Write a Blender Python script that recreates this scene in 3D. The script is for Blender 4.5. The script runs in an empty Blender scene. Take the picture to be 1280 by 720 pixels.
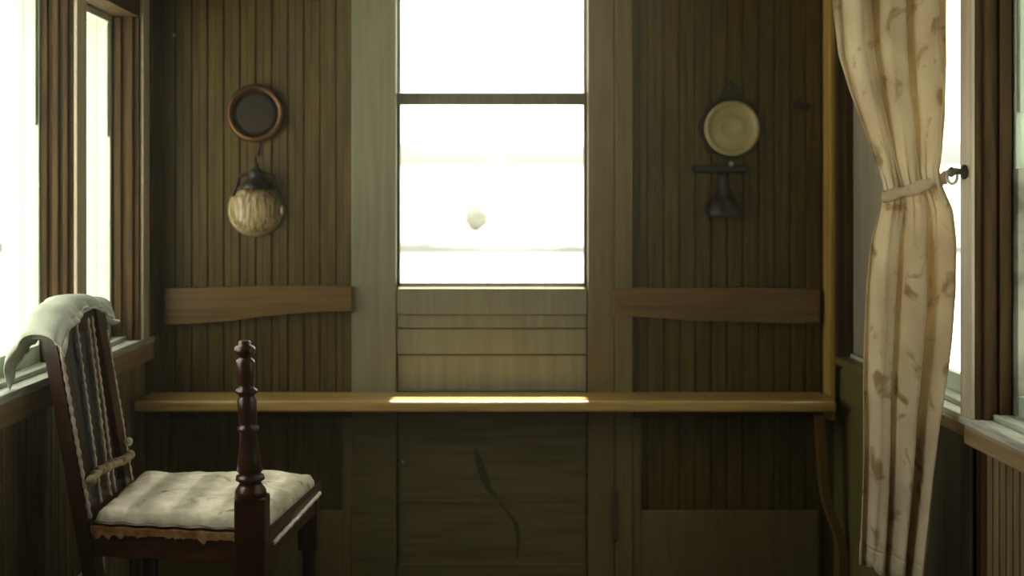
import bpy, bmesh, math, random
from mathutils import Vector, Matrix, noise
random.seed(7)
C = bpy.context.scene.collection
PI = math.pi

# ------------------------------------------------------------------ camera
F = 1346.0                       # focal length in pixels of a 1280 px wide frame
EYE = 1.2                        # camera height above the floor
WALL = 3.4                       # distance to the end wall
cam = bpy.data.cameras.new('camera')
cam.sensor_width = 36; cam.lens = F / 1280 * 36
cam.shift_x = 25 / 1280; cam.shift_y = -110 / 1280
cam.dof.use_dof = True; cam.dof.focus_distance = 2.5; cam.dof.aperture_fstop = 2.0
cam.clip_start = 0.02; cam.clip_end = 2000
co = bpy.data.objects.new('camera', cam); C.objects.link(co)
co.location = (0, 0, EYE); co.rotation_euler = (PI / 2, 0, 0)
bpy.context.scene.camera = co

# ------------------------------------------------------------------ light
sc = bpy.context.scene
sc.view_settings.view_transform = 'Standard'; sc.view_settings.look = 'None'
sc.view_settings.gamma = 1; sc.view_settings.use_curve_mapping = False
sc.view_settings.exposure = 0.0
SKY = 4.8
w = bpy.data.worlds.new('sky'); sc.world = w; w.use_nodes = True
nt = w.node_tree; bg = nt.nodes['Background']
tc = nt.nodes.new('ShaderNodeTexCoord'); sx = nt.nodes.new('ShaderNodeSeparateXYZ')
cr = nt.nodes.new('ShaderNodeValToRGB')
nt.links.new(tc.outputs['Generated'], sx.inputs[0]); nt.links.new(sx.outputs['Z'], cr.inputs[0])
cr.color_ramp.elements[0].position = 0.0; cr.color_ramp.elements[0].color = (1.0, .93, .78, 1)
cr.color_ramp.elements[1].position = 0.6; cr.color_ramp.elements[1].color = (.96, .92, .80, 1)
nt.links.new(cr.outputs[0], bg.inputs['Color']); bg.inputs['Strength'].default_value = SKY

sun = bpy.data.lights.new('sun', 'SUN'); sun.energy = 32.0; sun.angle = math.radians(2.0); sun.color = (1, .96, .86)
so = bpy.data.objects.new('sun', sun); C.objects.link(so)
sun_dir = Vector((-math.sin(math.radians(3)), -math.cos(math.radians(3)), -math.tan(math.radians(73.5)))).normalized()
so.rotation_euler = sun_dir.to_track_quat('-Z', 'Y').to_euler(); so.location = (3, 12, 6)

def portal(x, y, z, sx_, sy_, d):
    l = bpy.data.lights.new('window_portal', 'AREA'); l.shape = 'RECTANGLE'; l.size = sx_; l.size_y = sy_
    l.cycles.is_portal = True
    o = bpy.data.objects.new('window_portal', l); C.objects.link(o); o.location = (x, y, z)
    o.rotation_euler = Vector(d).to_track_quat('-Z', 'Y').to_euler()
portal(0, 3.53, 1.49, .62, 1.14, (0, -1, 0))

# ------------------------------------------------------------------ helpers
def P(px, py, Y):                # photo point at distance Y -> world
    s = F / Y
    return Vector(((px - 615) / s, Y, EYE - (py - 250) / s))

def link(name, bm, mat, parent=None, smooth=False):
    me = bpy.data.meshes.new(name); bmesh.ops.recalc_face_normals(bm, faces=bm.faces); bm.to_mesh(me); bm.free()
    if smooth:
        for p in me.polygons: p.use_smooth = True
    if isinstance(mat, (list, tuple)):
        for m in mat: me.materials.append(m)
    else: me.materials.append(mat)
    o = bpy.data.objects.new(name, me); C.objects.link(o)
    if parent:
        o.parent = parent
        loc = world_loc(parent)
        me.transform(Matrix.Translation(-loc))
    return o

def world_loc(o):
    v = Vector((0, 0, 0))
    while o: v += o.location; o = o.parent
    return v

def thing(name, label, cat, loc, group=None):
    o = bpy.data.objects.new(name, None); C.objects.link(o); o.location = loc
    o.empty_display_size = .05
    o['label'] = label; o['category'] = cat
    if group: o['group'] = group
    return o
def tag(o, label, cat, group=None, kind=None):
    o['label'] = label; o['category'] = cat
    if group: o['group'] = group
    if kind: o['kind'] = kind
    return o
def structure(o): o['kind'] = 'structure'; return o
def sempty(name, loc):
    o = bpy.data.objects.new(name, None); C.objects.link(o); o.location = loc; o.empty_display_size = .05
    o['kind'] = 'structure'; return o

def box(bm, x0, x1, y0, y1, z0, z1, bev=0.0, seg=2):
    r = bmesh.ops.create_cube(bm, size=1)
    vs = r['verts']
    for v in vs:
        v.co = Vector((x0 + (v.co.x + .5) * (x1 - x0), y0 + (v.co.y + .5) * (y1 - y0), z0 + (v.co.z + .5) * (z1 - z0)))
    if bev > 0:
        es = list({e for v in vs for e in v.link_edges})
        bmesh.ops.bevel(bm, geom=es, offset=bev, segments=seg, profile=.6, affect='EDGES')
    return vs
def B(*a, **k):
    bm = bmesh.new(); box(bm, *a, **k); return bm

def prism(bm, pts, axis, a0, a1):
    """pts 2D outline, extruded along axis from a0 to a1. axis 'y': pts=(x,z); 'x': pts=(y,z); 'z': pts=(x,y)"""
    def mk(p, a):
        if axis == 'y': return (p[0], a, p[1])
        if axis == 'x': return (a, p[0], p[1])
        return (p[0], p[1], a)
    f = [bm.verts.new(mk(p, a0)) for p in pts]; b = [bm.verts.new(mk(p, a1)) for p in pts]
    n = len(pts)
    bm.faces.new(f); bm.faces.new(list(reversed(b)))
    for i in range(n):
        bm.faces.new((f[i], b[i], b[(i + 1) % n], f[(i + 1) % n]))

def tube(bm, pts, rad, seg=10, cap=True):
    pts = [Vector(p) for p in pts]; n = len(pts)
    rs = rad if isinstance(rad, (list, tuple)) else [rad] * n
    rings = []; up = None
    for i, p in enumerate(pts):
        t = (pts[min(i + 1, n - 1)] - pts[max(i - 1, 0)]).normalized()
        if up is None: up = t.orthogonal().normalized()
        up = (up - t * up.dot(t)).normalized(); s = t.cross(up)
        rings.append([bm.verts.new(p + (up * math.cos(2 * PI * k / seg) + s * math.sin(2 * PI * k / seg)) * rs[i]) for k in range(seg)])
    for a, b in zip(rings, rings[1:]):
        for k in range(seg): bm.faces.new((a[k], a[(k + 1) % seg], b[(k + 1) % seg], b[k]))
    if cap: bm.faces.new(rings[0]); bm.faces.new(rings[-1])

def lathe(bm, prof, M=None, seg=32, cap=True):
    """prof: (radius, height) list; revolved around local z, then transformed by M"""
    M = M or Matrix()
    rings = [[bm.verts.new(M @ Vector((r * math.cos(2 * PI * k / seg), r * math.sin(2 * PI * k / seg), h))) for k in range(seg)] for r, h in prof]
    for a, b in zip(rings, rings[1:]):
        for k in range(seg): bm.faces.new((a[k], a[(k + 1) % seg], b[(k + 1) % seg], b[k]))
    if cap: bm.faces.new(rings[0]); bm.faces.new(rings[-1])

def smoothcurve(pts, n=8):
    out = []
    for i in range(len(pts) - 1):
        p0 = Vector(pts[max(i - 1, 0)]); p1 = Vector(pts[i]); p2 = Vector(pts[i + 1]); p3 = Vector(pts[min(i + 2, len(pts) - 1)])
        for k in range(n):
            t = k / n
            out.append(.5 * ((2 * p1) + (p2 - p0) * t + (2 * p0 - 5 * p1 + 4 * p2 - p3) * t * t + (3 * p1 - p0 - 3 * p2 + p3) * t ** 3))
    out.append(Vector(pts[-1])); return out

def lerp_tab(tab, x):
    if x <= tab[0][0]: return tab[0][1]
    for (a, va), (b, vb) in zip(tab, tab[1:]):
        if x <= b:
            t = (x - a) / (b - a); return va + (vb - va) * t
    return tab[-1][1]

# ------------------------------------------------------------------ materials
def mat(name, c1, c2=None, rough=.6, scale=(1, 1, 1), nscale=6, bump=.0, bscale=None, spec=.5, metal=0.0, contrast=(.35, .65), coat=0.0, transl=0.0, detail=6, spots=None):
    m = bpy.data.materials.new(name); m.use_nodes = True; n = m.node_tree.nodes; L = m.node_tree.links
    b = n['Principled BSDF']; out = n['Material Output']
    b.inputs['Roughness'].default_value = rough; b.inputs['Metallic'].default_value = metal
    b.inputs['Specular IOR Level'].default_value = spec; b.inputs['Coat Weight'].default_value = coat; b.inputs['Coat Roughness'].default_value = .25
    t = n.new('ShaderNodeTexCoord'); mp = n.new('ShaderNodeMapping'); mp.inputs['Scale'].default_value = scale
    L.new(t.outputs['Object'], mp.inputs[0])
    nz = n.new('ShaderNodeTexNoise'); nz.inputs['Scale'].default_value = nscale; nz.inputs['Detail'].default_value = detail
    L.new(mp.outputs[0], nz.inputs['Vector'])
    r = n.new('ShaderNodeValToRGB'); r.color_ramp.elements[0].position, r.color_ramp.elements[1].position = contrast
    r.color_ramp.elements[0].color = (*c1, 1); r.color_ramp.elements[1].color = (*(c2 or c1), 1)
    L.new(nz.outputs['Fac'], r.inputs[0]); col = r.outputs[0]
    if spots:
        sc_, th0, th1, sc_col = spots
        n2 = n.new('ShaderNodeTexNoise'); n2.inputs['Scale'].default_value = sc_; n2.inputs['Detail'].default_value = 3; n2.inputs['Distortion'].default_value = .6
        L.new(t.outputs['Object'], n2.inputs['Vector'])
        r2 = n.new('ShaderNodeValToRGB'); r2.color_ramp.elements[0].position = th0; r2.color_ramp.elements[1].position = th1
        L.new(n2.outputs['Fac'], r2.inputs[0])
        mx = n.new('ShaderNodeMix'); mx.data_type = 'RGBA'; L.new(r2.outputs[0], mx.inputs['Factor'])
        L.new(col, mx.inputs['A']); mx.inputs['B'].default_value = (*sc_col, 1); col = mx.outputs['Result']
    L.new(col, b.inputs['Base Color'])
    if bump:
        bp = n.new('ShaderNodeBump'); bp.inputs['Strength'].default_value = bump; bp.inputs['Distance'].default_value = .003
        if bscale:
            n3 = n.new('ShaderNodeTexNoise'); n3.inputs['Scale'].default_value = bscale; n3.inputs['Detail'].default_value = 4
            L.new(mp.outputs[0], n3.inputs['Vector']); L.new(n3.outputs['Fac'], bp.inputs['Height'])
        else: L.new(nz.outputs['Fac'], bp.inputs['Height'])
        L.new(bp.outputs[0], b.inputs['Normal'])
    if transl:
        tr = n.new('ShaderNodeBsdfTranslucent'); L.new(col, tr.inputs['Color'])
        ms = n.new('ShaderNodeMixShader'); ms.inputs[0].default_value = transl
        L.new(b.outputs[0], ms.inputs[1]); L.new(tr.outputs[0], ms.inputs[2]); L.new(ms.outputs[0], out.inputs['Surface'])
    return m

V = (9, 9, .55); HX = (.55, 9, 9); HY = (9, .55, 9)
M = {}
M['bead'] = mat('olive_brown_boards', (.062, .038, .006), (.118, .078, .015), .5, V, 7, .2, spec=.3, spots=(7, .58, .75, (.075, .048, .018)))
M['side'] = mat('side_boards', (.16, .105, .05), (.30, .205, .10), .5, V, 7, .25)
M['green'] = mat('green_boards', (.13, .105, .028), (.18, .15, .042), .5, V, 6, .2)
M['stile'] = mat('window_surround_paint', (.155, .108, .046), (.215, .155, .072), .42, V, 6, .15)
M['stile_glare'] = mat('glare_pale_surround', (.21, .19, .125), (.27, .25, .17), .42, V, 6, .15)  # surround colour with the end window's hazy glare mixed in
M['panel'] = mat('panel_boards', (.125, .092, .038), (.20, .150, .066), .40, HX, 6, .25)
M['rail'] = mat('rail_wood', (.12, .062, .015), (.20, .105, .027), .42, HX, 7, .2)
M['bench'] = mat('bench_varnish', (.50, .30, .09), (.68, .44, .16), .22, HX, 7, .08, spec=.6, coat=.6)
M['cornerpost'] = mat('amber_post', (.42, .26, .055), (.58, .37, .09), .4, V, 6, .15)
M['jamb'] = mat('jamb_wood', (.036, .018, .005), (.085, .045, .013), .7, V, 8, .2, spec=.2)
M['casing'] = mat('casing_wood', (.52, .43, .31), (.64, .55, .42), .4, V, 8, .2)
M['apron'] = mat('apron_wood', (.28, .18, .085), (.40, .27, .14), .5, HY, 7, .25)
M['sill'] = mat('sill_paint', (.42, .42, .36), (.66, .67, .60), .45, HY, 14, .5, contrast=(.4, .6))
M['sash'] = mat('dark_sash', (.05, .04, .022), (.09, .07, .04), .5, V, 8, .2)
M['outer'] = mat('pale_green_paint', (.50, .60, .50), (.62, .70, .60), .5, V, 5, .2)
M['shutter'] = mat('grey_blind', (.30, .27, .20), (.38, .34, .27), .6, V, 5, .2)
M['floor'] = mat('floor_boards', (.035, .024, .014), (.07, .05, .03), .5, HY, 6, .3)
M['ceil'] = mat('ceiling_boards', (.10, .08, .05), (.15, .12, .08), .6, HY, 6, .2)
M['iron'] = mat('dark_iron', (.010, .008, .006), (.022, .018, .013), .5, (1, 1, 1), 30, .2, metal=.2)
M['nail'] = mat('nail_head', (.45, .43, .38), (.55, .52, .46), .35, metal=.8)
M['chair'] = mat('dark_red_wood', (.020, .005, .002), (.062, .014, .006), .28, V, 8, .1, coat=.25)
M['chairrail'] = mat('seat_rail_wood', (.030, .009, .004), (.100, .028, .011), .33, HX, 8, .1, coat=.3)
M['leather'] = mat('dark_back_leather', (.008, .003, .002), (.015, .006, .004), .6, (1, 1, 1), 25, .2)
M['bead_trim'] = mat('beaded_cord', (.50, .40, .34), (.80, .68, .60), .5, (1, 1, 1), 60, .3)
M['band'] = mat('worn_tan_band', (.30, .22, .12), (.55, .43, .27), .7, (1, 1, 1), 60, .6)
M['cushion'] = mat('worn_cream_upholstery', (.60, .54, .40), (.88, .81, .66), .85, (1, 1, 1), 22, .9, bscale=70, spots=(16, .60, .70, (.26, .20, .12)))
M['fringe'] = mat('orange_webbing', (.30, .10, .03), (.66, .38, .16), .8, (1, 1, 1), 40, .6)
M['piping'] = mat('cream_piping', (.65, .60, .50), (.78, .74, .64), .7, (1, 1, 1), 50, .3)
M['rag'] = mat('pale_cloth', (.52, .55, .47), (.76, .78, .68), .85, (1, 1, 1), 14, .4, bscale=60, transl=.15)
M['curtain'] = mat('faded_curtain', (.74, .61, .43), (.88, .77, .58), .9, (1, 1, 1), 9, .3, bscale=160, transl=.38, spots=(15, .57, .68, (.46, .32, .15)))
M['lace'] = mat('curtain_hem', (.66, .56, .38), (.80, .70, .50), .9, (1, 1, 1), 60, .6, bscale=120, transl=.35)
M['copper'] = mat('copper_rim', (.06, .024, .009), (.13, .06, .02), .28, (1, 1, 1), 20, .1, metal=.7)
M['darkglass'] = mat('dark_disc', (.014, .008, .005), (.026, .014, .008), .5, (1, 1, 1), 8, spec=.25)
M['brass'] = mat('tarnished_brass', (.20, .16, .07), (.34, .28, .13), .38, (1, 1, 1), 20, .2, metal=.6)
M['dish'] = mat('aged_reflector', (.36, .29, .13), (.50, .42, .21), .38, (1, 1, 1), 12, .15, spec=.6)
M['globe'] = mat('streaked_globe', (.16, .11, .05), (.52, .39, .22), .35, (14, 14, 1.2), 9, .2, contrast=(.42, .58))
M['ground'] = mat('bright_ground', (.42, .40, .33), (.60, .57, .48), .9, (1, 1, 1), .25, spots=(.12, .62, .68, (.20, .19, .15)))
M['hill'] = mat('hazy_hill', (.050, .051, .050), (.068, .069, .068), .95, (1, 1, 1), .01)
M['bank'] = mat('grey_bank', (.034, .034, .031), (.070, .069, .064), .95, (1, 1, 1), .35)
M['shrub'] = mat('grey_shrub', (.13, .13, .12), (.18, .18, .165), .95, (1, 1, 1), 2)
M['shedwall'] = mat('pale_green_shed_boards', (.38, .45, .42), (.46, .53, .49), .8, (1, 1, .1), 3)
M['stone'] = mat('mottled_stone', (.14, .135, .11), (.50, .48, .42), .9, (1, 1, 1), 7, .6, contrast=(.4, .58))
M['crack'] = mat('dark_crack', (.050, .038, .017), (.07, .055, .025), .9)
M['paper'] = mat('white_scrap', (.62, .60, .54), (.75, .73, .66), .8)

def glass_mat():
    m = bpy.data.materials.new('window_glass'); m.use_nodes = True; n = m.node_tree.nodes; L = m.node_tree.links
    n.remove(n['Principled BSDF']); t = n.new('ShaderNodeBsdfTransparent'); t.inputs[0].default_value = (.93, .96, .93, 1)
    g = n.new('ShaderNodeBsdfGlossy'); g.inputs['Roughness'].default_value = .03
    fr = n.new('ShaderNodeLayerWeight'); pw = n.new('ShaderNodeMath'); pw.operation = 'POWER'; pw.inputs[1].default_value = 5
    mm = n.new('ShaderNodeMath'); mm.operation = 'MULTIPLY_ADD'; mm.inputs[1].default_value = .45; mm.inputs[2].default_value = .03
    L.new(fr.outputs['Facing'], pw.inputs[0]); L.new(pw.outputs[0], mm.inputs[0])
    ms = n.new('ShaderNodeMixShader'); L.new(mm.outputs[0], ms.inputs[0]); L.new(t.outputs[0], ms.inputs[1]); L.new(g.outputs[0], ms.inputs[2])
    L.new(ms.outputs[0], n['Material Output'].inputs['Surface']); return m
M['glass'] = glass_mat()

# ------------------------------------------------------------------ room shell
XL, XR = -1.07, 1.06             # inner window-casing planes of the side walls
WL, WR = -1.10, 1.09             # wainscot planes
BACK = -1.2; CEIL = 2.35

def beads(bm, u0, u1, z0, z1, plane, axis, sgn, pitch=.05, depth=.006, thick=.03):
    """beadboard: outline along u with grooves, extruded in z. sgn = direction (towards room) of the face normal"""
    n = max(1, round((u1 - u0) / pitch)); p = (u1 - u0) / n
    prof = []
    for i in range(n):
        a = u0 + i * p
        prof += [(a, -depth), (a + .0018, -depth), (a + .0045, 0), (a + p * .455, 0), (a + p * .475, -depth * .22), (a + p * .495, 0), (a + p - .0035, 0), (a + p - .001, -depth)]
    prof.append((u1, -depth))
    pts = [(u, plane + sgn * d) for u, d in prof] + [(u1, plane - sgn * thick), (u0, plane - sgn * thick)]
    if axis == 'x': prism(bm, pts, 'z', z0, z1)
    else: prism(bm, [(y, x) for x, y in pts], 'z', z0, z1)

WZ0, WZ1 = P(0, 358, WALL).z, 2.06     # end window
HW = .298
# end wall
bm = bmesh.new()
beads(bm, WL, -.442, 0, CEIL, WALL, 'x', -1)
beads(bm, .442, WR, 0, CEIL, WALL, 'x', -1)
for a in ((-1.35, -HW), (HW, 1.35)): box(bm, a[0], a[1], WALL + .03, WALL + .12, -.1, CEIL)
box(bm, -HW, HW, WALL + .03, WALL + .12, -.1, WZ0 - .02); box(bm, -HW, HW, WALL + .03, WALL + .12, WZ1 + .02, CEIL)
structure(link('wall_back', bm, M['bead']))
# window surround uprights and head
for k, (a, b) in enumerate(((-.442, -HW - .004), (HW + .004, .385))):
    structure(link('trim_%d' % (k + 1), B(a, b, WALL - .014, WALL + .035, 0 if k else .585, CEIL, bev=.003), M['stile' if k else 'stile_glare']))  # left upright above the bench: window glare put into its colour
structure(link('trim_40', B(-.442, -HW - .004, WALL - .014, WALL + .035, 0, .583, bev=.003), M['panel']))
structure(link('trim_3', B(.387, .442, WALL - .022, WALL + .035, 0, CEIL, bev=.006), M['stile']))
structure(link('trim_4', B(-HW - .003, HW + .003, WALL - .010, WALL + .035, WZ1, CEIL, bev=.003), M['stile']))
# boards below the end window
def zy(y): return P(0, y, WALL).z
t5 = sempty('trim_5', (0, WALL, zy(500)))
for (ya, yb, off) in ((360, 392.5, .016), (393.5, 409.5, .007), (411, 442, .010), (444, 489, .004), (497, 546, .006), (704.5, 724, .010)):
    link('board', B(-HW, HW, WALL - off, WALL + .03, zy(yb), zy(ya), bev=.003), M['stile_glare' if yb < 495 else 'panel'], t5)  # boards above the bench take the glare-paled colour too
link('lower_panel', B(-HW + .0, HW, WALL + .004, WALL + .03, zy(704.5), zy(546), bev=.001), M['panel'], t5)
link('lower_panel_joint', B(-HW, HW, WALL - .001, WALL + .03, zy(628), zy(625), bev=.001), M['panel'], t5)
bm = bmesh.new()
cp = [(594, 560, 1), (598, 575, 9), (603, 590, 11), (610, 610, 8), (622, 624, 3), (634, 640, 3), (645, 655, 6), (648, 675, 4), (646, 700, 1)]
prev = None
for x, y, wd in cp:
    q = P(x, y, WALL); h = wd / 396 / 2
    cur = [bm.verts.new((q.x - h, WALL + .0030, q.z)), bm.verts.new((q.x + h, WALL + .0030, q.z)), bm.verts.new((q.x + h, WALL + .0045, q.z)), bm.verts.new((q.x - h, WALL + .0045, q.z))]
    if prev:
        for k in range(4): bm.faces.new((prev[k], prev[(k + 1) % 4], cur[(k + 1) % 4], cur[k]))
    prev = cur
link('stain_crack', bm, M['crack'], t5)['label'] = 'dark winding crack'

def window(idx, axis, plane, u0, u1, z0, z1, s, meet, depth=.03, lw=.016):
    """s: +1/-1 direction to outside along the wall normal. axis: 'x' window spans x; 'y' spans y"""
    e = sempty('window_%d' % idx, ((u0 + u1) / 2, plane, z0) if axis == 'x' else (plane, (u0 + u1) / 2, z0))
    def bb(ua, ub, d0, d1, za, zb, bev=.002):
        lo, hi = sorted((plane + s * d0, plane + s * d1))
        return B(ua, ub, lo, hi, za, zb, bev=bev) if axis == 'x' else B(lo, hi, ua, ub, za, zb, bev=bev)
    def multi(lst):
        bm = bmesh.new()
        for ua, ub, d0, d1, za, zb in lst:
            lo, hi = sorted((plane + s * d0, plane + s * d1))
            if axis == 'x': box(bm, ua, ub, lo, hi, za, zb, bev=.0015, seg=1)
            else: box(bm, lo, hi, ua, ub, za, zb, bev=.0015, seg=1)
        return bm
    h = lw
    lo = link('lower_sash', multi([(u0, u0 + h, 0, .022, z0, meet), (u1 - h, u1, 0, .022, z0, meet), (u0, u1, 0, .022, z0, z0 + h * 1.6), (u0, u1, -.002, .022, meet - .038, meet)]), M['sash'], e)
    up = link('upper_sash', multi([(u0, u0 + h * .7, .024, .044, meet - .03, z1), (u1 - h * .7, u1, .024, .044, meet - .03, z1), (u0, u1, .024, .044, z1 - h * 1.6, z1), (u0, u1, .024, .044, meet - .03, meet)]), M['sash'], e)
    link('pane', bb(u0 + h * .5, u1 - h * .5, .009, .012, z0 + h, meet - .02, 0), M['glass'], lo)
    link('pane', bb(u0 + h * .3, u1 - h * .3, .033, .036, meet - .02, z1 - h, 0), M['glass'], up)
    return e, multi

# end window
e, mu = window(1, 'x', WALL + .02, -HW, HW, WZ0, WZ1, 1, zy(115), lw=.006)
link('frame', mu([(-HW - .02, -HW, .02, .10, WZ0 - .02, WZ1 + .02), (HW, HW + .02, .02, .10, WZ0 - .02, WZ1 + .02), (-HW, HW, .05, .12, WZ0 - .02, WZ0), (-HW, HW, .02, .10, WZ1, WZ1 + .02)]), M['outer'], e)

# side walls: window openings
GL, GR = -1.15, 1.14
SLZ, SRZ = .775, .718            # sill tops
HEAD = 1.755
left_w = [(2.82, 3.26), (1.75, 2.75)]
right_w = [(2.42, 3.30), (1.30, 2.36)]

def sidewall(name, s, casing, glass, wain, wins, sill, wmat, y_end=WALL):
    """solid upper wall with openings (jamb material), all one mesh"""
    bm = bmesh.new()
    a, b = sorted((casing, s * (1.22 if s < 0 else 1.195)))
    ys = BACK
    for (y0, y1) in sorted(wins):
        box(bm, a, b, ys, y0, sill - .03, CEIL); ys = y1
        box(bm, a, b, y0, y1, HEAD + .0, CEIL)
    box(bm, a, b, ys, y_end + .03, sill - .03, CEIL)
    a, b = sorted((wain + s * .03, s * 1.22)); box(bm, a, b, BACK, y_end + .03, -.1, sill - .03)
    beads(bm, BACK, y_end, 0, sill - .03, wain, 'y', -s, pitch=.045)
    return structure(link(name, bm, wmat))
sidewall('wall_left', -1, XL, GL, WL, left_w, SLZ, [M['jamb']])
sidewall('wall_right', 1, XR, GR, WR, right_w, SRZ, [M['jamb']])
# coloured faces of the wainscot: thin boards in their own paint over the lower walls
tn = 6
def trim(bm, m):
    global tn
    o = structure(link('trim_%d' % tn, bm, m)); tn += 1; return o
bm = bmesh.new(); beads(bm, BACK, WALL - .002, .0, .72, WL + .004, 'y', 1, pitch=.045, thick=.003); trim(bm, M['side'])
bm = bmesh.new(); beads(bm, BACK, 2.36, .0, .66, WR - .006, 'y', -1, pitch=.030, thick=.005); trim(bm, M['side'])
trim(B(WR - .012, WR - .001, 2.95, WALL - .001, 0, SRZ - .005, bev=.002), M['green'])
# aprons
trim(B(WL, XL + .004, BACK, WALL - .002, .700, SLZ - .022, bev=.004), M['apron'])
trim(B(XR - .004, WR, BACK, 2.41, .655, SRZ - .022, bev=.004), M['apron'])
trim(B(XR + .006, WR, 2.41, 2.95, .665, SRZ - .022, bev=.004), M['apron'])
trim(B(WR - .012, WR - .0065, 2.42, 2.94, 0, SRZ - .05, bev=.002), M['sash'])  # dark board added in place of the curtain's shadow
# sills
trim(B(-1.16, XL + .006, BACK, WALL - .002, SLZ - .022, SLZ, bev=.004), M['sill'])
trim(B(XR - .006, 1.15, BACK, 2.86, SRZ - .022, SRZ, bev=.004), M['sill'])
trim(B(XR - .002, 1.15, 2.86, WALL - .002, SRZ - .022, SRZ, bev=.004), M['green'])
# pier faces and casings
trim(B(XL - .001, XL + .010, 2.752, 2.818, SLZ, HEAD + .4, bev=.003), M['casing'])
trim(B(XL - .001, XL + .012, 3.27, 3.33, SLZ, CEIL, bev=.005), M['casing'])
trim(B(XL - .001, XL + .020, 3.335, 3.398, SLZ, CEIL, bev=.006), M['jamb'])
trim(B(XR - .010, XR + .001, 2.362, 2.416, SRZ, CEIL, bev=.003), M['casing'])
trim(B(XR - .016, XR + .001, 3.325, 3.398, SRZ - .2, CEIL, bev=.004), M['cornerpost'])
# stop beads on the camera-facing jambs
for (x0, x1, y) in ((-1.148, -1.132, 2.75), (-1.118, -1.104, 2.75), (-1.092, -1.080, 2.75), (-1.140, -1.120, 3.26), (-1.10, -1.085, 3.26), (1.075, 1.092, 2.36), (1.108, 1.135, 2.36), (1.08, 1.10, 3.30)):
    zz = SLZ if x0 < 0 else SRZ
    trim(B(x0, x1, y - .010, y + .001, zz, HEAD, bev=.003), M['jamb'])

def sidewindow(i, s, glass, y0, y1, sill, od=.10):
    e = sempty('window_%d' % i, (glass, (y0 + y1) / 2, sill))
    def mu(lst):
        bm = bmesh.new()
        for ua, ub, d0, d1, za, zb in lst:
            lo, hi = sorted((glass + s * d0, glass + s * d1)); box(bm, lo, hi, ua, ub, za, zb, bev=.0015, seg=1)
        return bm
    z0 = sill + .012
    sa = link('sash', mu([(y0, y0 + .016, 0, .022, z0, HEAD), (y1 - .016, y1, 0, .022, z0, HEAD), (y1 - .026, y1 - .016, .004, .018, 1.39, HEAD), (y0, y1, 0, .022, z0, z0 + .045), (y0, y1, 0, .022, HEAD - .02, HEAD)]), M['outer'], e)
    link('pane', mu([(y0 + .010, y1 - .010, .009, .012, z0 + .03, HEAD - .01)]), M['glass'], sa)
    link('frame', mu([(y0, y1, -.045, .05, sill - .0, sill + .012)]), M['sill'], e)
    o = [(y0 - .02, y0 + .004, .045, od, sill - .04, HEAD + .03), (y0, y0 + .003, .0225, .046, sill + .012, HEAD), (y1 - .003, y1, .0225, .046, sill + .012, HEAD), (y1 - .004, y1 + .02, .045, od, sill - .04, HEAD + .03), (y0, y1, .045, .10, HEAD - .01, HEAD + .03), (y0, y1, .045, .12, sill - .05, sill - .01)]
    link('outer_frame', mu(o), M['outer'], e)['label'] = 'pale green outer frame'
    return e
sidewindow(2, -1, GL, 2.82, 3.26, SLZ)
sidewindow(3, -1, GL, 1.75, 2.75, SLZ)
e4 = sidewindow(4, 1, GR, 2.42, 3.30, SRZ)
e5 = sidewindow(5, 1, GR, 1.30, 2.36, SRZ, .056)
bm = bmesh.new(); box(bm, GR - .002, GR + .050, 2.330, 2.358, SRZ + .014, 1.268, bev=.002)
link('lower_jamb', bm, M['stone'], e5)['label'] = 'mottled weathered lower jamb'
for y0, y1 in left_w: portal(-1.24, (y0 + y1) / 2, (SLZ + HEAD) / 2, y1 - y0, HEAD - SLZ, (1, 0, 0))
for y0, y1 in right_w: portal(1.24, (y0 + y1) / 2, (SRZ + HEAD) / 2, y1 - y0, HEAD - SRZ, (-1, 0, 0))
link('grey_blind', B(1.105, 1.118, 2.88, 3.297, SRZ + .015, HEAD - .005, bev=.003), M['shutter'], e4)['label'] = 'grey blind board covering the far half'

bm = bmesh.new()
for k in range(20):
    x = -1.24 + k * .124
    box(bm, x + .001, x + .123, BACK, WALL, -.04, 0, bev=.002, seg=1)
structure(link('floor', bm, M['floor']))
bm = bmesh.new()
for k in range(24):
    x = -1.25 + k * .104
    box(bm, x + .001, x + .103, BACK, WALL + .1, CEIL, CEIL + .05, bev=.003, seg=1)
structure(link('ceiling', bm, M['ceil']))
structure(link('wall_front', B(-1.25, 1.25, BACK - .1, BACK, -.1, CEIL + .05), M['bead']))

# planks at the foot of the end wall with their panel frames
for nm, a, b in (('baseboard_back', .47, 1.03), ('baseboard_back.001', -1.05, -.47)):
    structure(link(nm, B(a, b, WALL - .016, WALL, 0, zy(637), bev=.005), M['stile']))
trim(B(.442, .470, WALL - .016, WALL, 0, zy(522), bev=.004), M['stile'])
trim(B(-.470, -.442, WALL - .016, WALL, 0, zy(522), bev=.004), M['stile'])
trim(B(.375, .39, WALL - .030, WALL - .010, zy(672), zy(608), bev=.003), M['sash'])

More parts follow.
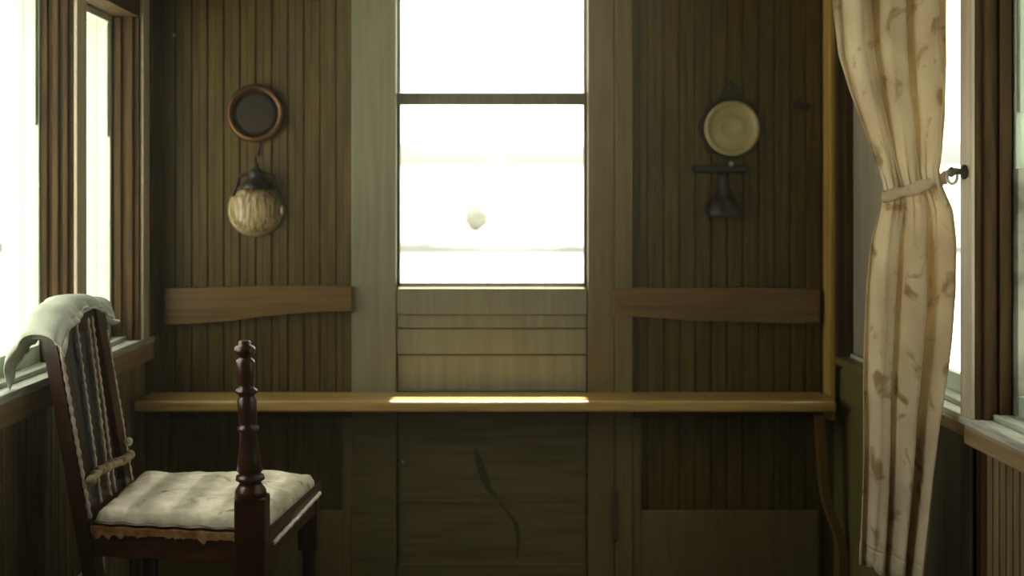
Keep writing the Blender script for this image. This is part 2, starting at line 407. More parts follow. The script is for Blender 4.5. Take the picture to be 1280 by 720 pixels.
# ------------------------------------------------------------------ back rail boards
def rail(side):
    sg = side
    if sg < 0: xs = [(205, 361, 407), (250, 360, 404), (290, 359, 401), (325, 358, 396), (365, 357.5, 392), (405, 357.5, 390), (441, 358, 390)]
    else: xs = [(766, 361, 395), (815, 360, 397), (870, 360, 401), (930, 360, 402.5), (985, 361, 404), (1026, 362, 405)]
    Y = WALL - .03
    pts = [(P(x, a, Y).x, P(x, a, Y).z) for x, a, b in xs] + [(P(x, b, Y).x, P(x, b, Y).z) for x, a, b in reversed(xs)]
    bm = bmesh.new(); prism(bm, pts, 'y', Y, WALL - .0145 if sg > 0 else WALL)
    bmesh.ops.bevel(bm, geom=[ed for ed in bm.edges if abs(ed.verts[0].co.y - Y) < 1e-5 and abs(ed.verts[1].co.y - Y) < 1e-5], offset=.005, segments=3, affect='EDGES')
    return link('back_rail', bm, M['rail'])
tag(rail(-1), 'brown wooden back rail board on the end wall, left of the window', 'rail')
tag(rail(1), 'brown wooden back rail board on the end wall, right of the window', 'rail')

# ------------------------------------------------------------------ bench across the end wall
YF = 3.225; zb = EYE - .602
bn = thing('bench', 'long narrow varnished wooden bench across the end wall below the window', 'bench', (0, YF + .08, 0))
bm = bmesh.new()
x0, x1 = P(167, 500, YF).x, P(1046, 500, YF).x
box(bm, x0, x1, YF, WALL - .0165, zb - .034, zb, bev=.010, seg=4)
link('bench_top', bm, M['bench'], bn)
for a, b in ((-1.05, -.45), (.45, 1.0)):
    link('cleat', B(a, b, WALL - .045, WALL - .0165, zb - .075, zb - .034, bev=.003), M['jamb'], bn)
def cleg(sg):
    bm = bmesh.new()
    pr = [(1024, 518, 9), (1026, 560, 9), (1029, 600, 9), (1034, 630, 10), (1043, 655, 11), (1051, 680, 12), (1053, 705, 13), (1052, 740, 12)]
    pts = smoothcurve([P(x, y, YF + .03) for x, y, r in pr], 6)
    L_, R_ = [], []
    for i, p in enumerate(pts):
        r = lerp_tab([(0, .022), (.5, .021), (.8, .028), (1, .030)], i / (len(pts) - 1))
        t = (pts[min(i + 1, len(pts) - 1)] - pts[max(i - 1, 0)]).normalized(); nrm = Vector((t.z, 0, -t.x))
        L_.append(p + nrm * r * .5); R_.append(p - nrm * r * .5)
    L_.append(Vector((L_[-1].x, 0, 0.0))); R_.append(Vector((R_[-1].x, 0, 0.0)))
    o = [(p.x * sg, p.z) for p in L_] + [(p.x * sg, p.z) for p in reversed(R_)]
    prism(bm, o, 'y', YF + .015, YF + .05)
    return bm
link('leg', cleg(1), M['rail'], bn)
l2 = link('leg', cleg(-1), M['jamb'], bn)  # darkness of the left corner put into this leg's colour

# ------------------------------------------------------------------ nails, hooks
def nail(px, py, Y, label, r=.0045):
    bm = bmesh.new(); q = P(px, py, Y)
    lathe(bm, [(r, 0), (r, .001), (r * .7, .0035), (r * .15, .0045)], Matrix.Translation(q) @ Matrix.Rotation(PI / 2, 4, 'X'), seg=12)
    return tag(link('nail', bm, M['nail'], smooth=True), label, 'nail')
nail(218, 44, WALL, 'small pale nail head high on the boards left of the round mirror')
nail(503, 577, WALL - .006 + .009, 'small shiny nail head in the panel boards under the bench')
def hook(px, py, Y, label, w_=.075, m='iron', cat='hook'):
    q = P(px, py, Y); bm = bmesh.new()
    box(bm, q.x - w_ / 2, q.x + w_ / 2, Y - .008, Y, q.z - .010, q.z + .010, bev=.003)
    tube(bm, smoothcurve([(q.x - w_ * .3, Y - .004, q.z), (q.x - w_ * .32, Y - .03, q.z - .004), (q.x - w_ * .32, Y - .045, q.z + .006), (q.x - w_ * .32, Y - .05, q.z + .022)], 5), .004, 8)
    return tag(link('coat_hook', bm, M[m]), label, cat)
hook(1001, 133, WALL, 'dark iron coat hook on the end wall near the right corner', .055)
# dark latch knob at the end of the left sill
t = thing('sill_latch', 'dark knob at the far end of the left window sill', 'knob', P(187, 410, 3.37))
q = P(187, 404, 3.375); bm = bmesh.new()
lathe(bm, [(.008, 0), (.010, .006), (.020, .016), (.026, .026), (.024, .033), (.010, .036)], Matrix.Translation((q.x - .01, q.y - .012, q.z - .018)), seg=20)
link('knob', bm, M['sash'], t, smooth=True)
link('stem', B(q.x - .05, q.x + .02, 3.35, 3.396, q.z - .030, q.z - .018, bev=.003), M['sash'], t)

# ------------------------------------------------------------------ wall fittings
RX = Matrix.Rotation(PI / 2, 4, 'X')          # local z -> -Y (towards the room)
def at(px, py, Y): return Matrix.Translation(P(px, py, Y)) @ RX
# round copper rimmed mirror
q = P(321, 142, WALL)
t = thing('round_mirror', 'dark round disc mirror with a copper rim on the left boards', 'mirror', q)
bm = bmesh.new(); lathe(bm, [(.088, 0), (.092, .008), (.092, .018), (.086, .026), (.076, .026), (.070, .018), (.069, .010)], at(321, 142, WALL), 48); link('rim', bm, M['copper'], t, smooth=True)
bm = bmesh.new(); lathe(bm, [(.071, 0), (.071, .012), (.055, .013), (.02, .0135)], at(321, 142, WALL), 48); link('mirror_disc', bm, M['darkglass'], t, smooth=True)
bm = bmesh.new(); prism(bm, [(q.x - .012, q.z - .088), (q.x + .012, q.z - .088), (q.x + .006, q.z - .135), (q.x - .006, q.z - .135)], 'y', WALL - .007, WALL); link('hanger', bm, M['copper'], t)
# globe lamp under it
q = P(320, 262, WALL - .03)
t = thing('globe_lamp', 'small wall lamp with streaked beige round glass below the copper-rimmed mirror', 'lamp', q)
bm = bmesh.new(); lathe(bm, [(.075, 0), (.086, .004), (.088, .012), (.082, .020), (.076, .020)], at(320, 262, WALL), 40); link('back_ring', bm, M['brass'], t, smooth=True)
bm = bmesh.new(); lathe(bm, [(.078 * math.cos(a), .014 + .050 * math.sin(a)) for a in [k * PI / 2 / 12 for k in range(12)]] + [(.002, .0645)], at(320, 262, WALL), 40); link('globe', bm, M['globe'], t, smooth=True)
bm = bmesh.new(); lathe(bm, [(.050, 0), (.046, .015), (.030, .030), (.022, .042), (.028, .046), (.018, .060), (.006, .070), (.009, .078), (.002, .085)], Matrix.Translation(P(320, 232, WALL - .04)) @ Matrix.Translation((0, 0, -.012)), 24)
link('cap', bm, M['iron'], t, smooth=True)
for s in (-1, 1):
    bm = bmesh.new(); c = P(320, 225, WALL - .035)
    tube(bm, smoothcurve([(c.x + s * .02, c.y, c.z + .02), (c.x + s * .05, c.y, c.z + .012), (c.x + s * .062, c.y + .005, c.z - .02), (c.x + s * .074, c.y + .012, c.z - .05)], 6), .005, 8)
    link('scroll_arm', bm, M['iron'], t, smooth=True)
bm = bmesh.new(); c = P(353, 263, WALL - .02); bmesh.ops.create_uvsphere(bm, u_segments=12, v_segments=8, radius=.011, matrix=Matrix.Translation(c) @ Matrix.Diagonal((.6, .8, 1.6, 1))); link('thumbscrew', bm, M['nail'], t, smooth=True)
# reflector lamp on the right
cx, cy = 913, 160
q = P(cx, cy, WALL)
t = thing('oil_lamp', 'oil lamp bracket with round cream reflector on the right boards', 'lamp', q)
bm = bmesh.new(); ring = []
for k in range(72):
    a = 2 * PI * k / 72; r = .100 + .005 * math.cos(8 * a)
    da = abs(((a - PI / 2 + PI) % (2 * PI)) - PI)
    r += .045 * max(0, 1 - da / .55) ** 1.5
    ring.append((q.x + r * math.cos(a), q.z + r * math.sin(a)))
prism(bm, ring, 'y', WALL - .012, WALL); bp_ = link('back_plate', bm, M['iron'], t)
bm = bmesh.new(); z0 = q.z + .128
lathe(bm, [(.004, 0), (.010, .006), (.005, .013), (.007, .018), (.001, .028)], Matrix.Translation((q.x, WALL - .008, z0 - .004)), 14); link('finial', bm, M['iron'], bp_, smooth=True)
bm = bmesh.new(); lathe(bm, [(.080, .010), (.086, .016), (.087, .026), (.081, .032), (.074, .030), (.070, .024), (.064, .022), (.060, .0215), (.040, .020), (.036, .0235), (.030, .020), (.001, .019)], at(cx, cy + 1, WALL), 56); link('reflector', bm, M['dish'], t, smooth=True)
bm = bmesh.new(); c = P(900, 211, WALL - .03)
box(bm, c.x - .082, c.x + .086, WALL - .045, WALL, c.z - .012, c.z + .012, bev=.005); link('shelf_bracket', bm, M['iron'], t)
bm = bmesh.new(); c = P(914, 205, WALL - .05); bmesh.ops.create_uvsphere(bm, u_segments=12, v_segments=8, radius=.008, matrix=Matrix.Translation(c)); link('pin', bm, M['nail'], t, smooth=True)
bm = bmesh.new(); c = P(906, 271, WALL - .04)
lathe(bm, [(.050, 0), (.056, .005), (.055, .016), (.050, .034), (.036, .052), (.024, .064), (.018, .074), (.020, .082), (.016, .088), (.013, .110), (.013, .138)], Matrix.Translation(c) , 28); fo = link('oil_font', bm, M['iron'], t, smooth=True)
bm = bmesh.new(); tube(bm, smoothcurve([(c.x - .04, c.y, c.z + .04), (c.x - .062, c.y, c.z + .035), (c.x - .066, c.y, c.z + .02), (c.x - .05, c.y, c.z + .01)], 5), .004, 8); link('handle', bm, M['iron'], fo, smooth=True)
link('wall_arm', B(c.x - .008, c.x + .008, c.y, WALL, c.z + .095, c.z + .108, bev=.002), M['iron'], t)

# ------------------------------------------------------------------ curtain
cur = thing('curtain', 'faded floral cream curtain gathered and tied back at the right window', 'curtain', (.95, 2.5, 2.0))
Lp = [(-330, 1030), (-60, 1041), (0, 1045), (60, 1052), (110, 1066), (160, 1083), (200, 1096), (228, 1105), (240, 1106), (262, 1102), (300, 1093), (360, 1086), (420, 1083), (500, 1080), (600, 1077), (720, 1073)]
Rp = [(-330, 1190), (-60, 1189), (0, 1187), (80, 1187), (150, 1184), (190, 1180), (215, 1176), (235, 1180), (262, 1193), (300, 1198), (360, 1198), (420, 1192), (470, 1184), (520, 1176), (600, 1168), (720, 1158)]
Am = [(-330, .055), (0, .050), (120, .042), (200, .022), (235, .013), (262, .020), (320, .038), (500, .045), (720, .050)]
def curtain_sheet(y0, y1, nv, nu, dy=0, scal=0):
    bm = bmesh.new(); rows = []
    for j in range(nv + 1):
        y = y0 + (y1 - y0) * j / nv
        row = []
        for i in range(nu + 1):
            u = i / nu
            Yc = 2.60 - .15 * u + dy
            A = lerp_tab(Am, y)
            # folds that fan out from the tie
            ph = 2 * PI * (3.1 * u) + .9 * math.sin(y * .006 + 2 * u) + .5
            fold = math.sin(ph) + .35 * math.sin(2.3 * ph + 1.2 + y * .004)
            n_ = noise.noise(Vector((u * 4, y * .006, 3.1))) * .5
            # pinch wrinkles near the tie
            pw = math.exp(-((y - 235) / 45.0) ** 2) * math.sin(2 * PI * 13 * u + .6) * .005
            Y = Yc + A * .58 * (fold + n_) + pw
            L_, R_ = lerp_tab(Lp, y), lerp_tab(Rp, y)
            uu = u + .022 * math.sin(ph + 1.3) * math.sin(PI * u)
            yy = y + (scal * abs(math.sin(PI * 5 * u)) if j == nv else 0)
            px = L_ + (R_ - L_) * uu
            s = F / Yc
            row.append(bm.verts.new(((px - 615) / s, Y, EYE - (yy - 250) / (F / 2.5))))
        rows.append(row)
    for a, b in zip(rows, rows[1:]):
        for i in range(nu): bm.faces.new((a[i], a[i + 1], b[i + 1], b[i]))
    return bm
def solid(o, th, off=0):
    md = o.modifiers.new('thickness', 'SOLIDIFY'); md.thickness = th; md.offset = off; return o
dr = solid(link('drape', curtain_sheet(-330, 700, 150, 130), M['curtain'], cur, smooth=True), .0012)
bm = curtain_sheet(698, 718, 4, 130, 0, 9)
solid(link('hem', bm, M['lace'], dr, smooth=True), .003)
# tie band
bm = bmesh.new(); ang = 40; rows = []
for j, (yy, ex) in enumerate(((227, .0), (230, .003), (234, .004), (238, .003), (241, .0))):
    row = []
    for k in range(ang):
        a = 2 * PI * k / ang
        Lx, Rx = P(1105, 0, 2.595).x, P(1183, 0, 2.455).x
        cxx = (Lx + Rx) / 2; hw = (Rx - Lx) / 2 + ex
        tilt = -.040 * (math.cos(a))
        wr = 1 + .05 * math.sin(11 * a + j * .5); x = cxx + hw * math.cos(a); Y = 2.525 - .07 * math.cos(a) + (.026 + ex) * wr * math.sin(a)
        row.append(bm.verts.new((x, Y, P(0, yy, 2.5).z - tilt * .55 + .003 * math.sin(7 * a + j))))
    rows.append(row)
for a_, b_ in zip(rows, rows[1:]):
    for k in range(ang): bm.faces.new((a_[k], a_[(k + 1) % ang], b_[(k + 1) % ang], b_[k]))
tb = solid(link('tie_band', bm, M['curtain'], cur, smooth=True), .003)
bm = bmesh.new(); tube(bm, smoothcurve([P(1176, 224, 2.50), P(1184, 216, 2.47), P(1193, 213, 2.45), P(1200, 214, 2.42)], 6), [.006] * 18 + [.004], 8)
link('tie_cord', bm, M['sash'], tb, smooth=True)
q = P(1203, 215, 2.39)
t = thing('tieback_hook', 'small metal hook on the pier holding the curtain tie', 'hook', q)
bm = bmesh.new(); lathe(bm, [(.016, 0), (.017, .003), (.006, .008), (.006, .022), (.010, .026), (.012, .031), (.008, .036)], Matrix.Translation((XR - .010, 2.39, q.z)) @ Matrix.Rotation(-PI / 2, 4, 'Y'), 18); kn = link('knob', bm, M['sash'], t, smooth=True)
bm = bmesh.new(); tube(bm, [(XR - .032 + .011 * math.cos(a), 2.395 + .010, q.z - .010 + .016 * math.sin(a)) for a in [k * 2 * PI / 20 for k in range(21)]], .0035, 8); link('ring', bm, M['piping'], t, smooth=True)
# rod (above the frame)
t = thing('curtain_rod', 'brass curtain rod above the right window', 'curtain rod', (.95, 2.5, 2.1))
bm = bmesh.new(); za = EYE - (-330 - 250) / (F / 2.5) + .010
tube(bm, [(.76, 2.70, za), (1.06, 2.40, za)], .009, 12); link('rod', bm, M['brass'], t, smooth=True)
bm = bmesh.new(); tube(bm, [(.76, 2.70, za), (.76, 2.70, CEIL)], .007, 10); link('hanger', bm, M['brass'], t, smooth=True)

# ------------------------------------------------------------------ chair
ch = thing('chair', 'old dark wooden chair with worn cream seat and beaded tall back', 'chair', (-.73, 2.62, 0))
SZ = .487
A_ = Vector((-.905, 2.455, 0)); B_ = Vector((-.515, 2.395, 0)); C_ = Vector((-.462, 2.80, 0)); D_ = Vector((-.925, 2.85, 0))
def quad_pt(u, v): return (A_ * (1 - u) + B_ * u) * (1 - v) + (D_ * (1 - u) + C_ * u) * v
# cushion: domed lumpy top, rounded rim
bm = bmesh.new(); nu, nv = 56, 56; rows = []
for j in range(nv + 1):
    row = []
    for i in range(nu + 1):
        u, v = i / nu, j / nv
        p = quad_pt(u, v)
        e_ = min(u, 1 - u, v, 1 - v)
        h = SZ - .018 + .024 * (1 - (1 - min(1, e_ / .085)) ** 2.6) ** .5
        h += .008 * math.sin(PI * u) * math.sin(PI * v)
        h += .010 * noise.noise(Vector((u * 3.2 + 2, v * 5, 0))) + .0035 * noise.noise(Vector((u * 14, v * 14, 5)))
        h += .007 * max(0, u - .62) * math.sin(26 * (v + u * .8) + 3 * noise.noise(Vector((u * 3, v * 3, 8))))
        row.append(bm.verts.new((p.x, p.y, h)))
    rows.append(row)
for a, b in zip(rows, rows[1:]):
    for i in range(nu): bm.faces.new((a[i], a[i + 1], b[i + 1], b[i]))
border = [rows[0][i] for i in range(nu + 1)] + [rows[j][nu] for j in range(1, nv + 1)] + [rows[nv][i] for i in range(nu - 1, -1, -1)] + [rows[j][0] for j in range(nv - 1, 0, -1)]
low = [bm.verts.new((v.co.x + (.012 if nu < k < nu + nv else 0), v.co.y, SZ - .030 - (.018 if nu < k < nu + nv else 0))) for k, v in enumerate(border)]
for k in range(len(border)): bm.faces.new((border[k], border[(k + 1) % len(border)], low[(k + 1) % len(border)], low[k]))
bm.faces.new(low)
link('seat_cushion', bm, M['cushion'], ch, smooth=True)
# seat rails
def beam(bm, p, q_, w_, z0, z1, bev=.003):
    d = (q_ - p); L_ = d.length; ang = math.atan2(d.y, d.x)
    vs = []
    r = bmesh.ops.create_cube(bm, size=1); vs = r['verts']
    for v in vs: v.co = Vector((v.co.x * L_, v.co.y * w_, z0 + (v.co.z + .5) * (z1 - z0)))
    bmesh.ops.rotate(bm, verts=vs, cent=(0, 0, 0), matrix=Matrix.Rotation(ang, 3, 'Z'))
    mid = (p + q_) / 2
    bmesh.ops.translate(bm, verts=vs, vec=(mid.x, mid.y, 0))
    bmesh.ops.bevel(bm, geom=list({e for v in vs for e in v.link_edges}), offset=bev, segments=2, affect='EDGES')
for p, q_ in ((A_, B_), (B_, C_), (C_, D_), (D_, A_)):
    bm = bmesh.new(); beam(bm, p, q_, .028, SZ - .095, SZ - .029); link('seat_rail', bm, M['chairrail'], ch)
# frayed orange webbing along near and right edge
for (p, q_), seed in (((A_, B_), 1), ((B_, C_), 5)):
    bm = bmesh.new(); n = 90; d = q_ - p; nrm = Vector((d.y, -d.x, 0)).normalized(); pr = None
    for i in range(n + 1):
        a = i / n; c = p + d * a + nrm * .0165
        hh = .012 + .022 * abs(noise.noise(Vector((a * 14, seed, 0)))) + .010 * max(0, noise.noise(Vector((a * 40, seed, 3))))
        top = bm.verts.new((c.x, c.y, SZ - .016)); mid = bm.verts.new((c.x + nrm.x * .004, c.y + nrm.y * .004, SZ - .026)); bot = bm.verts.new((c.x + nrm.x * .002, c.y + nrm.y * .002, SZ - .028 - hh))
        if pr: bm.faces.new((pr[0], top, mid, pr[1])); bm.faces.new((pr[1], mid, bot, pr[2]))
        pr = (top, mid, bot)
    solid(link('frayed_webbing', bm, M['fringe'] if seed == 1 else M['chairrail'], ch, smooth=False), .002)
bm = bmesh.new(); d = A_ - B_
nrm = Vector((d.y, -d.x, 0)).normalized() * -1
tube(bm, [A_ + (B_ - A_) * t_ + Vector((0, -.019, SZ - .018 + .0015 * math.sin(t_ * 40))) for t_ in [k / 30 for k in range(31)]], .0045, 8); link('dark_piping', bm, M['chair'], ch, smooth=True)
bm = bmesh.new()
tube(bm, [B_ + (C_ - B_) * t_ + Vector((.022, 0, SZ - .058 + .016 * t_ + .001 * math.sin(t_ * 50))) for t_ in [.05 + k / 34 for k in range(31)]], .0055, 8); link('seat_piping', bm, M['piping'], ch, smooth=True)
# turned corner post (near right) that runs down as a leg
pb = Vector((-.530, 2.375, 0)); sP = F / 2.375
prof_px = [(427, 2), (425.5, 6), (428, 8), (431, 7), (433, 12), (438, 13.5), (442, 12), (445, 8), (448, 8), (450, 11), (453, 12), (466, 11.5), (480, 10.5), (485, 10), (487, 13.5), (490, 14), (493, 10), (496, 10), (499, 12), (515, 12), (528, 11), (532, 10.5), (534, 13.5), (538, 13), (541, 10.5), (560, 12), (575, 14), (588, 16), (592, 12), (594, 17), (599, 18), (602, 13), (606, 15), (612, 19), (622, 20.5)]
bm = bmesh.new()
prof = sorted([(r / sP, EYE - (y - 250) / sP) for y, r in prof_px if not (y == 427)], key=lambda a: a[1])
top = prof[-1]; prof.append((.001, top[1] + .003))
def lean(z): return (-.016 * max(0, z - .5) / .4)
MM = Matrix()
rings = [[bm.verts.new((pb.x + lean(h) + r * math.cos(2 * PI * k / 28), pb.y + r * math.sin(2 * PI * k / 28), h)) for k in range(28)] for r, h in prof]
for a, b in zip(rings, rings[1:]):
    for k in range(28): bm.faces.new((a[k], a[(k + 1) % 28], b[(k + 1) % 28], b[k]))
bm.faces.new(rings[-1]); bm.faces.new(rings[0])
o = link('corner_post', bm, M['chair'], ch, smooth=True)
bm = bmesh.new(); zt = prof[0][1] + .004
box(bm, pb.x - .033, pb.x + .035, pb.y - .030, pb.y + .032, .34, zt, bev=.006)
leg_t = bm
tube(bm, [(pb.x, pb.y, .345), (pb.x, pb.y, .30), (pb.x, pb.y, .15), (pb.x, pb.y, .03), (pb.x, pb.y, 0)], [.030, .024, .026, .018, .020], 16)
link('leg', bm, M['chair'], ch)
def leg(x, y, z1, w_=.042):
    bm = bmesh.new(); box(bm, x - w_ / 2, x + w_ / 2, y - w_ / 2, y + w_ / 2, .30, z1, bev=.004)
    tube(bm, [(x, y, .305), (x, y, .27), (x, y, .15), (x, y, .03), (x, y, 0)], [.020, .017, .019, .013, .015], 14)
    return link('leg', bm, M['chair'], ch)
leg(C_.x - .012, C_.y - .012, SZ - .045, .05)
leg(D_.x + .020, D_.y - .02, SZ - .045)
# leaning back: lower end at the seat, upper end towards the window
bx0, bx1 = -.918, -1.012; bz0, bz1 = .40, .945
def bk(y, z, off=0):            # point on the leaning back, off = towards the seat
    t_ = (z - bz0) / (bz1 - bz0); t_ = max(t_, -1)
    return Vector((bx0 + (bx1 - bx0) * t_ - .012 * math.sin(PI * max(0, min(1, t_))) * 0 + off, y, z))
def slab(y0, y1, z0, z1, o0, o1, n=8, crown=0):
    bm = bmesh.new(); pr = None
    for j in range(n + 1):
        z = z0 + (z1 - z0) * j / n
        c = [bm.verts.new(bk(y0, z, o0)), bm.verts.new(bk(y1, z, o0)), bm.verts.new(bk(y1, z, o1)), bm.verts.new(bk(y0, z, o1))]
        if pr is None: bm.faces.new(c)
        else:
            for k in range(4): bm.faces.new((pr[k], pr[(k + 1) % 4], c[(k + 1) % 4], c[k]))
        pr = c
    bm.faces.new(pr)
    bmesh.ops.bevel(bm, geom=[e for e in bm.edges if e.calc_face_angle(0) > 1.2], offset=.004, segments=2, affect='EDGES'); return bm
YN, YFR = 2.445, 2.73
link('back_stile', slab(YN - .005, YN + .045, .28, .925, -.019, .012), M['chair'], ch)
link('back_stile', slab(YFR - .045, YFR + .012, .38, .93, -.030, .022), M['chair'], ch)
bm = bmesh.new(); x, y = bk(YN, .30).x + .010, YN + .02
box(bm, x - .024, x + .026, y - .024, y + .026, 0, .30, bev=.005); link('leg', bm, M['chair'], ch)
link('back_panel', slab(YN + .04, YFR - .03, .47, .93, -.012, .006), M['leather'], ch)
# crest rail, arched
bm = bmesh.new(); pts = []
for k in range(25):
    t_ = k / 24; y = YN - .01 + (YFR + .02 - YN) * t_; pts.append((y, .925 + .022 * math.sin(PI * t_)))
o2 = [(y, .885) for y, z in reversed(pts)]
prism(bm, pts + o2, 'x', bk(0, .93).x - .032, bk(0, .93).x + .020); link('crest_rail', bm, M['chair'], ch)
link('lower_rail', slab(YN + .04, YFR - .03, SZ - .03, SZ + .02, -.02, .012), M['chair'], ch)
# beaded cords
def cord(ya, yb, z0, z1, off=.028, r=.0052, wob=0):
    bm = bmesh.new(); n = int((z1 - z0) / .006); pts = []; rs = []
    for i in range(n + 1):
        t_ = i / n; z = z0 + (z1 - z0) * t_
        p = bk(yb + (ya - yb) * t_ + wob * math.sin(t_ * 9), z, off); pts.append(p); rs.append(r * (1.0 + .32 * math.sin(i * 2 * PI / 4)))
    tube(bm, pts, rs, 8); return link('beaded_cord', bm, M['bead_trim'], ch, smooth=True)
cord(YN + .004, YN + .006, .475, .915, .016)
cord(2.565, 2.530, .487, .920, .014, .0048)
cord(2.640, 2.592, .487, .920, .014, .0048)
cord(2.668, 2.626, .487, .920, .014, .0045)
cord(YFR + .004, YFR, .487, .87, .021, .0042)
bm = bmesh.new(); pts = []
for i in range(41):
    t_ = i / 40; pts.append(bk(YN + .000 + (YFR - YN) * t_, .560 + .006 * math.sin(t_ * 5), .030 + .003 * math.sin(i * 1.7)))
tube(bm, pts, [.010 + .0025 * math.sin(i * 1.3) for i in range(41)], 10); cb = link('cross_band', bm, M['band'], ch, smooth=True)
bm = bmesh.new(); q = bk(YFR - .02, .592, .036); bmesh.ops.create_uvsphere(bm, u_segments=14, v_segments=10, radius=.011, matrix=Matrix.Translation(q)); link('button', bm, M['piping'], cb, smooth=True)
# stretchers
bm = bmesh.new(); tube(bm, [(A_.x + .02, A_.y + .01, .20), (pb.x - .03, pb.y + .01, .20)], .012, 12); link('stretcher', bm, M['chair'], ch, smooth=True)
bm = bmesh.new(); tube(bm, [(pb.x, pb.y, .17), (C_.x - .012, C_.y - .02, .17)], .012, 12); link('stretcher', bm, M['chair'], ch, smooth=True)
bm = bmesh.new(); tube(bm, [(D_.x + .02, D_.y - .02, .20), (C_.x - .012, C_.y - .01, .20)], .012, 12); link('stretcher', bm, M['chair'], ch, smooth=True)

# ------------------------------------------------------------------ cloth over the chair back
bm = bmesh.new(); nu, nv = 46, 44; rows = []
for i in range(nu + 1):
    u = i / nu; y = YN - .012 + (YFR + .035 - YN) * u - .026 * max(0, 1 - u / .10) ** .5
    ztop = .944 + .020 * math.sin(PI * min(1, max(0, u * 1.05))) - .050 * max(0, 1 - u / .10)
    front = .010 + .012 * (1 - u) ** 2 + .006 * math.sin(u * 9) + .012 * max(0, u - .75) * 4
    back = .088 + .012 * math.sin(u * 6 + 1) - .03 * u
    row = []
    for j in range(nv + 1):
        v = j / nv
        if v < .35:
            t_ = 1 - v / .35; z = ztop - .022 - front * t_; x = bk(0, z).x + .032 + .006 * t_
        elif v < .65:
            a = (v - .35) / .30 * PI; x = bk(0, .94).x - .007 + .039 * math.cos(a); z = ztop - .022 + .026 * math.sin(a)
        else:
            t_ = (v - .65) / .35; z = ztop - .022 - back * t_; x = bk(0, .94).x - .046 - .026 * math.sin(t_ * PI * .75)
        nn = noise.noise(Vector((u * 5, v * 4, 1.3))); n2 = noise.noise(Vector((u * 13, v * 9, 4)))
        out_ = .005 * nn + .003 * n2 + .0035 * math.sin(u * 34 + v * 5)
        sgn = 1 if v < .5 else -1
        row.append(bm.verts.new((max(x + sgn * abs(out_) * 1.3, -1.13), y + .006 * nn, z + abs(out_) * .5)))
    rows.append(row)
for a, b in zip(rows, rows[1:]):
    for j in range(nv): bm.faces.new((a[j], a[j + 1], b[j + 1], b[j]))
rag = tag(solid(link('draped_cloth', bm, M['rag'], smooth=True), .003, 1), 'pale grey-green cloth draped over the top of the chair back', 'cloth')
# loose corner of the cloth poking out beyond the chair
bm = bmesh.new(); rows = []
for i in range(13):
    t_ = i / 12; row = []
    for j in range(9):
        v = j / 8
        c = Vector((-1.035 + .07 * t_ , YFR + .03 + .01 * t_, .915 - .028 * t_ + .006 * math.sin(t_ * 6)))
        wd = .030 * (1 - t_ * .65)
        row.append(bm.verts.new((c.x + .01 * math.sin(v * 5), c.y + wd * (v - .5) * 1.6, c.z + wd * math.sin(v * PI) * .5 + (v - .5) * wd)))
    rows.append(row)
for a, b in zip(rows, rows[1:]):
    for j in range(8): bm.faces.new((a[j], a[j + 1], b[j + 1], b[j]))
solid(link('loose_corner', bm, M['rag'], rag, smooth=True), .003)

# white scrap by the left wall
bm = bmesh.new(); q = P(97, 716, 2.86)
box(bm, -1.085, -1.070, 2.78, 2.98, 0, q.z + .008, bev=.003)
tag(link('white_board', bm, M['paper']), 'white board edge leaning at the left wall behind the chair leg', 'board')

# ------------------------------------------------------------------ outside
GZ = -1.0
bm = bmesh.new(); N = 60
for i in range(N): pass
bmesh.ops.create_grid(bm, x_segments=40, y_segments=40, size=300, matrix=Matrix.Translation((0, 150, GZ)))
structure(link('ground', bm, M['ground']))
# bright rising slope in front of the ridge
bm = bmesh.new(); prism(bm, [(100, GZ - .5), (200, P(0, 209, 200).z), (215, P(0, 209, 200).z), (240, GZ)], 'x', -150, 150)
structure(link('ground', bm, M['ground']))
# hill ridge
def ridge(name, Y, top_tab, depth, m, label=None, amp=1.0, freq=.02, cat='hill', xr=(-400, 1700)):
    bm = bmesh.new(); pr = None; n = 160
    for i in range(n + 1):
        px = xr[0] + (xr[1] - xr[0]) * i / n
        q = P(px, lerp_tab(top_tab, px) + amp * noise.noise(Vector((px * freq, Y, 0))), Y)
        c = [bm.verts.new((q.x * .8, Y - depth, GZ)), bm.verts.new((q.x * .9, Y - depth * .4, GZ + (q.z - GZ) * .72)), bm.verts.new(q), bm.verts.new((q.x, Y + depth, GZ))]
        if pr:
            for k in range(3): bm.faces.new((pr[k], pr[k + 1], c[k + 1], c[k]))
        pr = c
    o = link(name, bm, m, smooth=True)
    if label: tag(o, label, cat)
    return o
o = ridge('distant_hill', 260, [(-400, 190), (480, 178), (560, 182), (640, 184), (740, 182), (1700, 170)], 40, M['hill'], 'pale distant ridge seen through the end window', 6, .03)
o = ridge('gravel_bank', 44, [(-400, 300), (495, 302), (600, 307), (640, 308), (740, 305), (1700, 308)], .8, M['bank'], 'low grey gravel bank outside the end window', 3, .05, 'bank')
q = P(595, 272, 74)
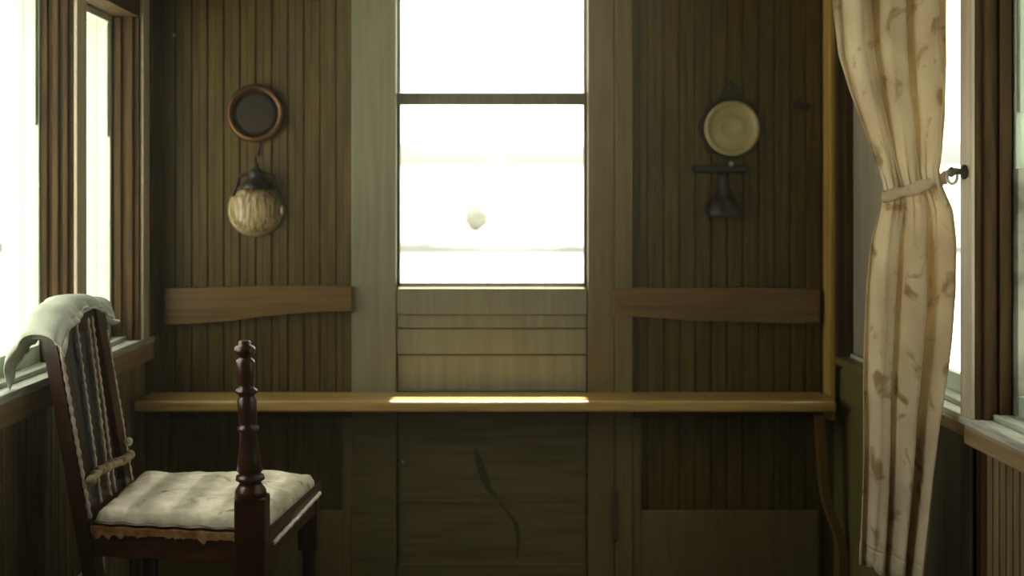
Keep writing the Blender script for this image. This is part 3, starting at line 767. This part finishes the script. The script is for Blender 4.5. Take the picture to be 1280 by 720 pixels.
bm = bmesh.new(); bmesh.ops.create_icosphere(bm, subdivisions=4, radius=1)
for v in bm.verts:
    v.co *= 1 + .25 * noise.noise(v.co * 2.5); v.co = Vector((q.x + v.co.x * .85, 74 + v.co.y * .85, q.z + v.co.z * 1.0))
pl = tag(link('shrub', bm, M['shrub'], smooth=True), 'small grey shrub standing outside the end window', 'shrub')
bm = bmesh.new(); tube(bm, [(q.x, 74, GZ), (q.x, 74, q.z)], .12, 8); st = link('stem', bm, M['bank'], pl)
q = P(625, 148, 190); bm = bmesh.new(); tube(bm, [(q.x, 190, GZ), (q.x, 190, q.z)], .22, 8)
box(bm, q.x - 1.2, q.x + 1.2, 189.9, 190.1, q.z - 1.6, q.z - 1.2)
tag(link('telegraph_pole', bm, M['ground']), 'thin pale telegraph pole far off through the end window', 'pole')
# made-up low building, added to dim the light through the right windows
sh = thing('shed', 'pale green shed with mottled stone base, made up to dim the right window', 'shed', (4.6, 4.4, GZ))
zs = P(1270, 208, 4.6 ).z
link('stone_base', B(2.88, 6.0, -3, 6.05, GZ, 1.35, bev=.02), M['stone'], sh)
link('board_wall', B(2.94, 5.95, -2.95, 6.0, 1.35, 3.6, bev=.01), M['shedwall'], sh)
bm = bmesh.new(); prism(bm, [(2.7, 3.55), (4.45, 4.6), (6.2, 3.55), (6.2, 3.65), (4.45, 4.75), (2.7, 3.65)], 'y', -3.2, 6.2); link('roof', bm, M['hill'], sh)

# ------------------------------------------------------------------ dusty air in the room
def vol():
    m = bpy.data.materials.new('dusty_air'); m.use_nodes = True; n = m.node_tree.nodes; L = m.node_tree.links
    n.remove(n['Principled BSDF']); v = n.new('ShaderNodeVolumeScatter')
    v.inputs['Color'].default_value = (.95, .90, .70, 1); v.inputs['Density'].default_value = .024; v.inputs['Anisotropy'].default_value = .87
    L.new(v.outputs[0], n['Material Output'].inputs['Volume']); return m
hz = link('haze', B(-1.06, 1.05, -.6, WALL - .024, .002, CEIL - .01), vol())
tag(hz, 'thin dusty haze in the air of the room', 'haze', kind='stuff')
